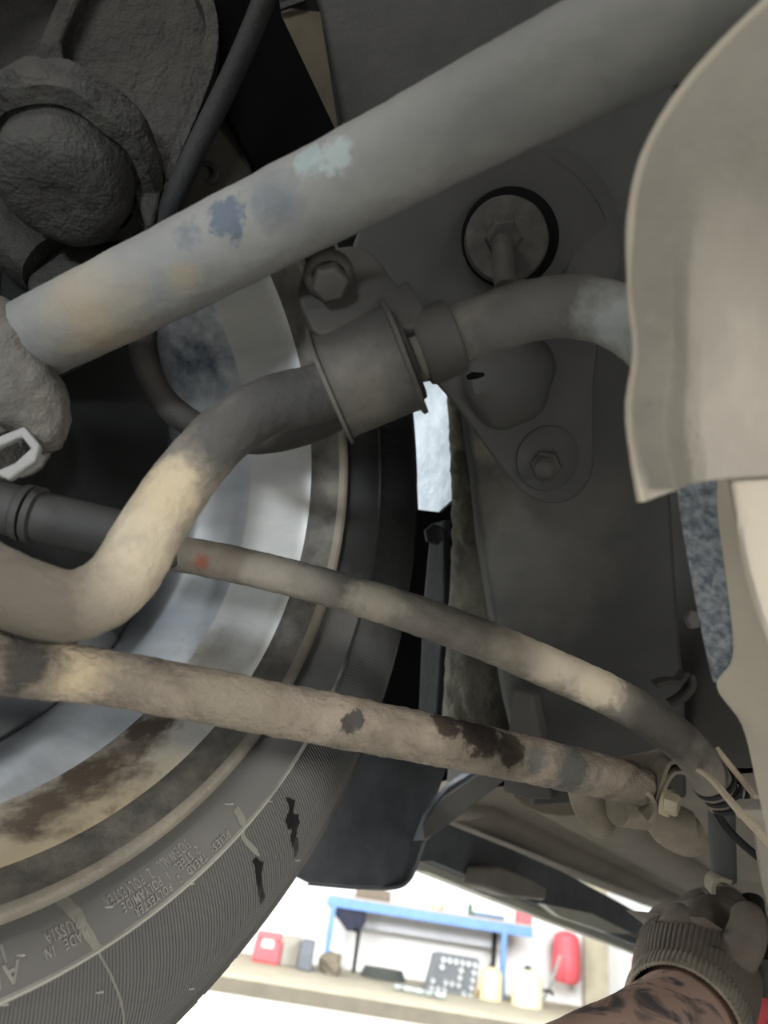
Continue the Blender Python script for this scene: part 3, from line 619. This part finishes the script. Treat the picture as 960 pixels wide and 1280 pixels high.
slab('arm_flange', [(538, 655), (556, 650), (556, 760), (542, 960), (520, 960), (528, 760)], plane3((538, 655, .62), (556, 655, .61), (542, 900, .62)), .01, M_dark, arm, .002)
bm = NB(); hexhead(bm, P(543, 668, .61), -fw, .010, .01); link('arm_nut', bm, M_dark, arm, smooth=False, bevel=.001)
slab('rear_web', [(640, 860), (665, 870), (690, 1000), (660, 1000), (628, 990), (634, 920)], plane3((640, 860, .48), (680, 880, .46), (660, 1000, .48)), .01, M_pan2, arm, .002)

# ------------------------------------------------------------------ splash panel behind the tyre
fp = thing('splash_guard', P(450, 1040, .62), 'black plastic splash guard with rounded corner just behind the tyre', 'splash guard')
plg = plane3((400, 1000, .60), (520, 1000, .66), (450, 1100, .60))
slab('guard_sheet', [(350, 900), (430, 935), (470, 930), (560, 955), (545, 1000), (532, 1040), (522, 1080), (512, 1100), (495, 1109), (440, 1108), (385, 1103), (340, 1080)], plg, .005, M_flap, fp, .001, 0)
slab('guard_shelf', [(515, 1052), (528, 1020), (560, 985), (600, 960), (625, 965), (590, 992), (550, 1030), (535, 1050)], plane3((430, 990, .585), (540, 1035, .61), (600, 962, .56)), .006, M_flap, fp, .001)
tube('guard_edge', [(385, 1103, .598, .0022), (440, 1108, .606, .0022), (490, 1109, .615, .0022), (510, 1100, .62, .0022), (522, 1075, .625, .0022), (535, 1035, .63, .0022)], M_flap, fp, seg=10)
slab('guard_strut', [(550, 1000), (610, 960), (632, 975), (600, 1000), (555, 1035), (530, 1050), (528, 1030)], plane3((550, 1000, .57), (620, 965, .52), (530, 1050, .60)), .006, M_pan2, fp, .001)

# ------------------------------------------------------------------ floor pan, sill
LG = cv(.504, 0, .862); LG.z = 0; LG.normalize(); WD = V((LG.y, -LG.x, 0))
def zpl(h): return (CAM+V((0, 0, h)), V((0, 0, 1)))
floorpan = thing('floor_pan', CAM+V((.4, 1.2, .12)), 'dusty taupe underbody floor pan receding toward the right', 'car body')
def zslab(name, pix, h, th, m, parent, **kw):
    pts = [hit(a, b, zpl(h)) for a, b in pix]; return poly(name, pts, V((0, 0, th)), m, parent, **kw)
zslab('pan_sheet', [(515, 1000), (600, 975), (700, 965), (860, 960), (1100, 960), (1100, 1160), (1000, 1175), (930, 1172), (860, 1150), (800, 1130), (620, 1060), (520, 1030)], .12, .01, M_pan, floorpan)
# swages running along the car
def swage(px, py, h, r, l, nm='swage', m=M_pan, flat=.6):
    p = hit(px, py, zpl(h)); bm = NB(); sweep(bm, [(p+LG*t, r) for t in (0, l*.3, l*.6, l)], 16, True, .0, 4, flat=flat, flatdir=V((0, 0, 1))); return link(nm, bm, m, floorpan)
swage(575, 1000, .124, .045, 1.6, flat=.5); swage(700, 985, .125, .05, 1.3, flat=.5)
# riser between the pan and the higher body above the camera
a, b = hit(500, 995, zpl(.12)), hit(1150, 940, zpl(.12))
poly('cross_riser', [hit(560, 985, zpl(.12)), hit(700, 965, zpl(.12)), hit(1100, 955, zpl(.12)), hit(1100, 955, zpl(.12))+V((0, .03, .5)), hit(700, 965, zpl(.12))+V((0, .03, .5)), hit(560, 985, zpl(.12))+V((0, .03, .5))], V((0, .01, .0)), M_pan2, floorpan)
boxo('underbody_ceiling', CAM+V((.2, 0.1, .62)), (2.6, 2.6, .02), M_dark, floorpan)
sill = thing('door_sill', hit(520, 1085, (P(520, 1088, .75), WD)), 'cream painted sill edge with black plastic trim above the workshop view', 'sill')
pls = (P(520, 1088, .75), WD)
slab('sill_edge', [(512, 1086), (535, 1090), (600, 1116), (690, 1152), (770, 1182), (840, 1210), (840, 1203), (800, 1186), (700, 1140), (610, 1103), (540, 1072), (520, 1070)], pls, .02, M_cream, sill)
pls2 = (pls[0]-WD*.03, WD)
slab('sill_trim', [(520, 1050), (540, 1035), (560, 1030), (640, 1062), (700, 1088), (760, 1120), (815, 1150), (830, 1195), (790, 1180), (700, 1142), (610, 1105), (540, 1076), (520, 1076)], (pls[0]+WD*.02, WD), .02, M_flap, sill)
slab('metal_cover', [(612, 1084), (625, 1082), (668, 1098), (684, 1108), (682, 1126), (640, 1122), (606, 1110)], (pls[0]+WD*.05, WD), .03, mat('grey_cover', '7b7670', '8c867e', 30, .6), sill, .004)
slab('white_wedge', [(680, 1130), (740, 1142), (792, 1168), (760, 1166), (700, 1146)], (pls[0]+WD*.04, WD), .01, M_cream, sill)
tube('pipe_run', [(560, 1050, .9, .012), (640, 1075, 1.0, .012), (700, 1105, 1.2, .014), (760, 1140, 1.5, .016), (790, 1160, 1.7, .018)], M_blk, sill, seg=14)
tube('pipe_run', [(700, 1118, 1.15, .012), (740, 1132, 1.3, .014), (768, 1148, 1.5, .014)], mat('silver_pipe', '77736e', '8c8883', 30, .5, .3), sill, seg=14)
tag(tube('vertical_pipe', [(902, 1010, .46, .0085), (903, 1060, .46, .0085), (905, 1098, .46, .008)], M_frame, seg=20), 'grey upright pipe standing just above the gloved hand', 'pipe')
slot = thing('pipe_bracket', P(905, 1108, .45), 'small pale curled bracket at the foot of the upright pipe', 'bracket')
strip('curled_tab', [(892, 1118, .45), (893, 1105, .45), (902, 1100, .45), (915, 1104, .45)], .01, .003, M_castdust, slot)

# ------------------------------------------------------------------ person: forearm and glove
def skin_mat():
    m = mat('tattooed_skin', 'cba997', 'dcbcab', 20, .55, 0, .2, 300, .0005); nt = m.node_tree; N = nt.nodes; L = nt.links
    b = N['Principled BSDF']; col = b.inputs['Base Color'].links[0].from_socket
    g = N.new('ShaderNodeNewGeometry')
    w1 = N.new('ShaderNodeTexNoise'); w1.inputs['Scale'].default_value = 22; w1.inputs['Detail'].default_value = 3; w1.inputs['Distortion'].default_value = 2.2; L.new(g.outputs['Position'], w1.inputs['Vector'])
    r = N.new('ShaderNodeValToRGB'); r.color_ramp.elements[0].position = .50; r.color_ramp.elements[0].color = (0, 0, 0, 1); r.color_ramp.elements[1].position = .62; r.color_ramp.elements[1].color = (.85, .85, .85, 1)
    L.new(w1.outputs['Fac'], r.inputs[0]); mx = N.new('ShaderNodeMixRGB'); mx.inputs[2].default_value = hexc('4b525a'); L.new(r.outputs[0], mx.inputs[0]); L.new(col, mx.inputs[1]); L.new(mx.outputs[0], b.inputs['Base Color']); return m
def knit_mat():
    m = mat('glove_knit', '5c544b', '7a7064', 25, .95, 0, .5, 500, .001); return m
per = thing('person', P(840, 1300, .38), 'tattooed forearm of a person reaching up in a grimy knitted glove', 'person')
def skin(name, nodes, edges, m, parent, sub=2):
    """nodes: (point, radius); grown with a Skin modifier"""
    org = wloc(parent); me = bpy.data.meshes.new(name); me.from_pydata([p-org for p, _ in nodes], edges, []); o = bpy.data.objects.new(name, me); C.objects.link(o); o.parent = parent
    md = o.modifiers.new('skin', 'SKIN'); md.use_smooth_shade = True
    sv = me.skin_vertices[0].data
    for i, (_, r) in enumerate(nodes): sv[i].radius = (r, r); sv[i].use_root = (i == 0)
    s = o.modifiers.new('sub', 'SUBSURF'); s.levels = s.render_levels = sub; me.materials.append(m); return o
bm = NB(); sweep(bm, [(P(600, 1540, .26), .046), (P(715, 1425, .31), .042), (P(800, 1345, .36), .036), (P(843, 1292, .40), .0305), (P(862, 1262, .425), .0285), (P(874, 1240, .44), .027)], 40, True, .0008, 8, fq=25)
link('forearm', bm, skin_mat(), per)
M_glove = knit_mat(); M_cuff = mat('glove_cuff', '8a8174', 'b5ab9a', 90, .95, 0, .6, 500)
# glove: cuff ribs, then hand
glove = None
w0, w1_ = P(856, 1270, .415), P(872, 1190, .455); ga = (w1_-w0).normalized()
nodes = [(P(868, 1235, .44), .031), (P(872, 1195, .455), .034), (P(876, 1160, .465), .034)]
edges = [(0, 1), (1, 2)]
kn = [(838, 1148, .452), (864, 1134, .462), (890, 1132, .474), (914, 1142, .486)]
for i, (x, y, d) in enumerate(kn):
    s = len(nodes); sc_ = (1, 1.05, 1, .85)[i]
    nodes += [(P(x, y, d), .0125), (P(x+22*sc_, y-6, d+.028*sc_), .0115), (P(x+46*sc_, y+22, d+.036*sc_), .0105), (P(x+50*sc_, y+50, d+.022*sc_), .009)]
    edges += [(2, s), (s, s+1), (s+1, s+2), (s+2, s+3)]
s = len(nodes)
nodes += [(P(905, 1205, .435), .0165), (P(932, 1180, .425), .0135), (P(938, 1150, .43), .0115), (P(930, 1128, .44), .0095)]
edges += [(1, s), (s, s+1), (s+1, s+2), (s+2, s+3)]
glove = skin('glove', nodes, edges, M_glove, per)
# knitted cuff as a ring of ribs
def cuff(c0, c1_, r0_, r1_, ribs, m, nm, fl=1.0, amp=.0011):
    bm = NB(); ax_ = (c1_-c0).normalized(); u = ax_.orthogonal().normalized(); v = ax_.cross(u); seg = ribs*6; rows = []
    for j in range(9):
        t = j/8; p = c0.lerp(c1_, t); row = []
        for k in range(seg):
            a = 2*math.pi*k/seg; r = r0_*(1-t)+r1_*t+amp*math.cos(a*ribs)+.001*math.sin(math.pi*t)
            row.append(bm.verts.new(p+(u*math.cos(a)+v*math.sin(a))*r))
        rows.append(row)
    for a_, b_ in zip(rows, rows[1:]):
        for k in range(seg): bm.faces.new((a_[k], a_[(k+1) % seg], b_[(k+1) % seg], b_[k]))
    o = link(nm, bm, m, glove, ang=3); md = o.modifiers.new('s', 'SOLIDIFY'); md.thickness = .002; md.offset = -1; return o
cuff(P(853, 1280, .408), P(862, 1256, .425), .0345, .0345, 76, M_cuff, 'cuff_hem', amp=.0006)
cuff(P(861, 1258, .424), P(872, 1205, .45), .0345, .0375, 76, M_glove, 'ribbed_cuff', amp=.0005)
# tool held, red things
tl = thing('hand_tool', P(935, 1170, .47), 'dark tool with a red handle held beside the glove', 'tool')
tube('tool_shaft', [(940, 1125, .50, .008), (944, 1165, .48, .009), (955, 1215, .46, .010)], M_blk, tl, seg=18)
tube('red_grip', [(935, 1150, .462, .005), (934, 1162, .46, .0065), (932, 1174, .459, .005)], mat('red_plastic', 'b03a2c', 'c04a38', 30, .5), tl, seg=14)
tube('tool_joint', [(955, 1185, .44, .012), (960, 1230, .44, .014)], M_bolt, tl, seg=18, rough=.001)
rc = thing('red_cloth', P(960, 1265, .5), 'piece of red cloth at the bottom right corner below the glove', 'cloth')
bm = NB(); lathe(bm, P(985, 1290, .5), -fw, [(-.01, .0), (-.01, .033), (.0, .034), (.012, .028), (.018, .015), (.02, 0)], 40)
for v in bm.verts: v.co += (v.co-P(985, 1290, .5))*.25*noise.noise(v.co*50)
link('cloth_fold', bm, mat('red_fabric', '9c3034', 'b04246', 30, .9), rc)

# ------------------------------------------------------------------ the workshop beyond
def G(px, py, z): return hit(px, py, (V((0, 0, z)), V((0, 0, 1))))
ZP = .15                                             # raised concrete step
M_floor = mat('shop_floor', 'd3d1c8', 'dedcd4', 2, .6, 0, .1)
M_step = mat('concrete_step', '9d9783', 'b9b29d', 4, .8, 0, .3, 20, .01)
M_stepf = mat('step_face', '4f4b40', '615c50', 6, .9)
M_wall = mat('white_wall', 'dedede', 'e8e8e6', 1, .8, 0, .05)
o = boxo('floor', (0, 4, -.02), (16, 18, .04), M_floor); tag(o, kind='structure')
o = boxo('wall_back', (0, 12.1, 2), (16, .1, 4.2), M_wall); tag(o, kind='structure')
o = boxo('wall_left', (-4.0, 4, 2), (.1, 18, 4.2), M_wall); tag(o, kind='structure')
st = G(300, 1222, ZP); st2 = G(600, 1275, ZP)
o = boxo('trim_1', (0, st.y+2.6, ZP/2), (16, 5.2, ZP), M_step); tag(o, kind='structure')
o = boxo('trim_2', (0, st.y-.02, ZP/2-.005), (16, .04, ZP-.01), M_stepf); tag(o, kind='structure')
M_bl = mat('blue_steel', '527ab2', '648bc2', 10, .5); M_top = mat('bench_top', '9a8f84', 'a89e93', 10, .7)
la = G(405, 1212, ZP); lb = G(632, 1252, ZP)
ta, tb = P(419, 1118, (la-CAM).dot(fw)), P(645, 1158, (lb-CAM).dot(fw))
bench = thing('workbench', la, 'long blue steel frame workbench standing against the white wall', 'workbench')
zt = (ta.z+tb.z)/2; yb = (la.y+lb.y)/2; xl, xr = la.x, lb.x
for x in (xl, xr): boxo('leg', (x, yb, (ZP+zt)/2), (.07, .07, zt-ZP), M_bl, bench, bevel=.004)
boxo('leg', (xl+.42, yb+.5, (ZP+zt)/2), (.06, .06, zt-ZP), M_dark, bench); boxo('leg', (xr, yb+.6, (ZP+zt)/2), (.06, .06, zt-ZP), M_dark, bench)
boxo('front_rail', ((xl+xr)/2+.15, yb, zt-.06), (xr-xl+.5, .06, .13), M_bl, bench, bevel=.004)
boxo('worktop', ((xl+xr)/2+.15, yb+.33, zt+.015), (xr-xl+.5, .72, .03), M_top, bench)
boxo('back_panel', ((xl+xr)/2+.3, yb+.62, zt-.2), (xr-xl-.4, .02, .26), mat('pale_panel', 'cfd3da', 'dadde3', 4, .7), bench)
def at(px, py, z=None, y=None):
    if y is not None:
        return hit(px, py, (V((0, y, 0)), V((0, 1, 0))))
    return G(px, py, z)
# objects on the bench top
def small(name, px, py, y, s, m, label, cat, lift=0, rz=0, group=None, bevel=.01):
    p = at(px, py, y=y); o = boxo(name, (p.x, p.y, p.z), s, m, rz=rz, bevel=bevel); return tag(o, label, cat, group)
ztop = zt+.03
def on_top(px, y, z=None):
    p = at(px, 1130, y=y); return V((p.x, y, ztop if z is None else z))
q = on_top(465, yb+.3); bm = NB(); box(bm, q+V((0, 0, .07)), .5, .3, .14); box(bm, q+V((.02, 0, .17)), .3, .2, .06); tag(link('tool_roll', bm, mat('brown_goods', '5f564b', '7a7063', 30, .8), smooth=False, bevel=.02), 'dark brown bundle lying on the left end of the blue workbench', 'bundle')
q = on_top(547, yb+.2); bm = NB(); lathe(bm, q, V((0, 0, 1)), [(0, 0), (0, .09), (.04, .11), (.07, .10), (.09, .05), (.1, 0)], 24); tag(link('steel_bowl', bm, mat('bowl_metal', 'b0a894', 'c5bda8', 20, .5)), 'small round pale bowl in the middle of the blue workbench top', 'bowl')
q = on_top(588, yb+.2); bm = NB(); lathe(bm, q, V((0, 0, 1)), [(0, 0), (0, .035), (.12, .035), (.14, .015), (.2, .012), (.2, 0)], 16); tag(link('spray_bottle', bm, mat('green_bottle', '3d5a46', '4c6b55', 20, .5)), 'thin dark green bottle standing on the blue workbench', 'bottle')
q = on_top(610, yb+.2); tag(boxo('tool_tray', q+V((0, 0, .028)), (.45, .25, .05), mat('tray_blue', '44617f', '50708f', 20, .6), bevel=.005), 'low dark blue tray on the right part of the workbench', 'tray')
p = on_top(655, yb+.1); tag(boxo('red_box', p+V((0, 0, .077)), (.20, .2, .15), mat('red_box_paint', 'd4525a', 'dd636a', 20, .5), bevel=.01), 'small red box at the right end of the workbench top', 'box')
# cloth bag hanging under the rail
p = at(432, 1142, y=yb+.08); bm = NB(); rows = []
for j in range(7):
    t = j/6; row = []
    for k in range(20):
        a = 2*math.pi*k/20; rx = .27*(1-t*t*.6); row.append(bm.verts.new(p+V((rx*math.cos(a)+t*.12+.02*noise.noise(V((a, t*3, 0))), .06*math.sin(a)*(1-t*.4), .12-t*.30-.03*math.cos(a*3)*t))))
    rows.append(row)
for a_, b_ in zip(rows, rows[1:]):
    for k in range(20): bm.faces.new((a_[k], a_[(k+1) % 20], b_[(k+1) % 20], b_[k]))
bm.faces.new(rows[0]); bm.faces.new(rows[-1][::-1]); bmesh.ops.recalc_face_normals(bm, faces=bm.faces)
tag(link('hanging_bag', bm, mat('dark_cloth', '1f2231', '2b2e3e', 12, .9)), 'dark cloth bag hanging below the left end of the bench', 'bag')
# socket tool case, open and leaning
ys = yb-.35
case = thing('tool_case', at(567, 1248, y=ys), 'open dark grey socket set case leaning upright under the workbench', 'tool case')
pc = (V((0, ys, 0)), V((0, 1, -.12)).normalized())
slab('case_shell', [(541, 1190), (547, 1189), (598, 1198), (600, 1203), (592, 1250), (586, 1254), (532, 1242), (530, 1236)], pc, .10, mat('case_grey', '4c5054', '5b6064', 12, .6), case, .01)
pc2 = (pc[0]-V((0, .02, 0)), pc[1]); M_sock = mat('socket_chrome', 'b5babd', 'cfd3d5', 20, .3, .8)
for row in range(5):
    for k in range(7):
        u, v_ = (k+.5)/7, (row+.5)/5
        px = (543+(598-543)*u)*(1-v_)+(534+(590-534)*u)*v_; py = (1193+9*u)*(1-v_)+(1238+11*u)*v_
        if random.random() < .2: continue
        bm = NB(); lathe(bm, hit(px, py, pc), V((0, -1, 0)), [(0, 0), (0, .032), (.05, .032), (.05, .02), (.03, .018), (.03, 0)], 14); o = link('socket', bm, M_sock, case)
slab('yellow_edge', [(590, 1218), (598, 1222), (594, 1262), (584, 1262)], (pc[0]+V((0, .12, 0)), pc[1]), .05, mat('case_yellow', 'c8a868', 'd4b678', 10, .7), case, .005)
# containers, cans
p = at(628, 1270, y=yb+.3)
def can(name, px, y, z0, r, h, m, label, cat, spout=False):
    q = at(px, 1200, y=y); t = thing(name, V((q.x, y, z0)), label, cat); c_ = V((q.x, y, z0))
    bm = NB(); lathe(bm, c_, V((0, 0, 1)), [(0, 0), (0, r), (h*.8, r), (h*.92, r*.8), (h, r*.3), (h, 0)], 32); link('body', bm, m, t)
    bm = NB(); lathe(bm, c_+V((0, 0, h)), V((0, 0, 1)), [(0, 0), (0, r*.22), (.04, r*.22), (.04, 0)], 20); link('cap', bm, M_blk, t)
    if spout:
        bm = NB(); sweep(bm, [(c_+V((r*.9, -.05, h*.5)), .02), (c_+V((r+.1, -.05, h*.5)), .02), (c_+V((r+.12, -.05, h*.4)), .018)], 10, n=4); link('tap', bm, M_blk, t)
    return t
M_can = mat('ivory_plastic', 'd6ccab', 'e0d7b8', 6, .6)
can('fluid_can', 660, yb-.45, ZP, .20, .40, M_can, 'round ivory fluid can with black tap right of the bench leg', 'can', True)
can('fluid_can', 615, yb-.3, ZP, .15, .36, mat('tan_plastic', 'd0c096', 'dccca4', 6, .6), 'pale tan fluid can between the socket case and the right bench leg', 'can')
# row of goods along the floor left
p = at(333, 1195, y=yb-.1); rb = thing('red_tool_box', V((p.x, p.y, ZP)), 'bright red box with white lid patch on the far left of the concrete step', 'box')
boxo('box_body', (p.x, p.y, ZP+.13), (.36, .3, .26), mat('box_red', 'd8525a', 'e06068', 12, .5), rb, bevel=.03)
boxo('box_lid', (p.x, p.y, ZP+.30), (.34, .28, .1), mat('box_red2', 'd8525a', 'e2646a', 12, .5), rb, bevel=.03)
boxo('white_patch', (p.x+.0, p.y-.155, ZP+.22), (.16, .02, .10), M_cream, rb, bevel=.01)
p = at(362, 1195, y=yb); tag(boxo('grey_crate', (p.x, p.y, ZP+.17), (.24, .3, .34), mat('crate_grey', '8d8a80', '9c998f', 12, .7), bevel=.02), 'pale grey crate between the red box and the dark canister', 'crate')
p = at(382, 1200, y=yb-.3); tag(boxo('dark_canister', (p.x, p.y, ZP+.17), (.19, .3, .34), mat('canister_grey', '565b62', '666b73', 12, .6), bevel=.03), 'dark grey canister beside the left blue bench leg', 'canister')
for i, (px, nm, col, lb_) in enumerate(((412, 'rag_heap', '6e675a', 'brown heap of rags right of the left blue bench leg'), (478, 'hose_coil', '4a4e4a', 'dark hose coil on the step under the middle of the bench'))):
    p = at(px, 1225, y=yb-(.35 if i == 0 else -.15)); bm = NB()
    if i == 0:
        bmesh.ops.create_icosphere(bm, subdivisions=3, radius=.16)
        for v in bm.verts: v.co += v.co*.5*noise.noise(v.co*9); v.co.z *= .8; v.co += V((p.x, p.y, ZP+.12))
    else:
        for kk in range(3): sweep(bm, [(V((p.x+math.cos(a/12*6.2832)*(.3-kk*.02), p.y+math.sin(a/12*6.2832)*.2, ZP+.03+kk*.04)), .02) for a in range(13)], 8, n=3)
    tag(link(nm, bm, mat(nm, col, None, 10, .9)), lb_, 'rags' if i == 0 else 'hose')
# loose sockets/parts row in front of the case
for i in range(5):
    p = at(498+i*13, 1234+i*2.6, z=ZP+.04); bm = NB(); ax_ = V((1, random.uniform(-.4, .4), 0)); lathe(bm, p, ax_, [(-.06, 0), (-.06, .035), (.0, .04), (.06, .03), (.06, 0)], 14)
    tag(link('metal_part', bm, mat('loose_metal', '8f9796', 'b0b6b4', 20, .5, .5) if i == 0 else bpy.data.materials['loose_metal']), 'small pale metal part lying on the concrete step left of the socket case', 'metal part', 'loose metal parts by the socket case')
# red bag on the wall
yr = 11.6
c5 = at(708, 1198, y=yr); k = (c5-CAM).dot(fw)/FPX; bm = NB()
lathe(bm, c5-V((0, 0, 26*k)), V((0, 0, 1)), [(0, 0), (0, 12*k), (6*k, 17*k), (18*k, 18*k), (40*k, 17*k), (50*k, 15*k), (54*k, 9*k), (56*k, 0)], 28)
rbg = thing('red_cylinder', c5, 'red padded cylinder hanging by the white wall right of the bench', 'cylinder')
link('body', bm, mat('red_vinyl', 'c8505a', 'd4626a', 8, .6), rbg)
boxo('wall_post', (c5.x+.5, yr+.2, 2), (.35, .1, 4), M_step, rbg)
p = at(797, 1222, y=12.02); tag(boxo('red_sign', (p.x, 12.02, p.z), (.16, .05, .5), bpy.data.materials['red_vinyl'], bevel=.01), 'small red block seen just left of the glove', 'box')
p1, p2 = at(690, 1215, y=11), at(668, 1262, y=11)
bm = NB(); sweep(bm, [(at(700, 1195, y=11.3), .02), (at(690, 1225, y=11.2), .02), (at(678, 1250, y=11), .02), (at(655, 1258, y=10.9), .02)], 8); tag(link('air_hose', bm, mat('hose_grey', '8b9490', '98a09c', 10, .8)), 'thin grey air hose hanging from the red cylinder', 'hose')
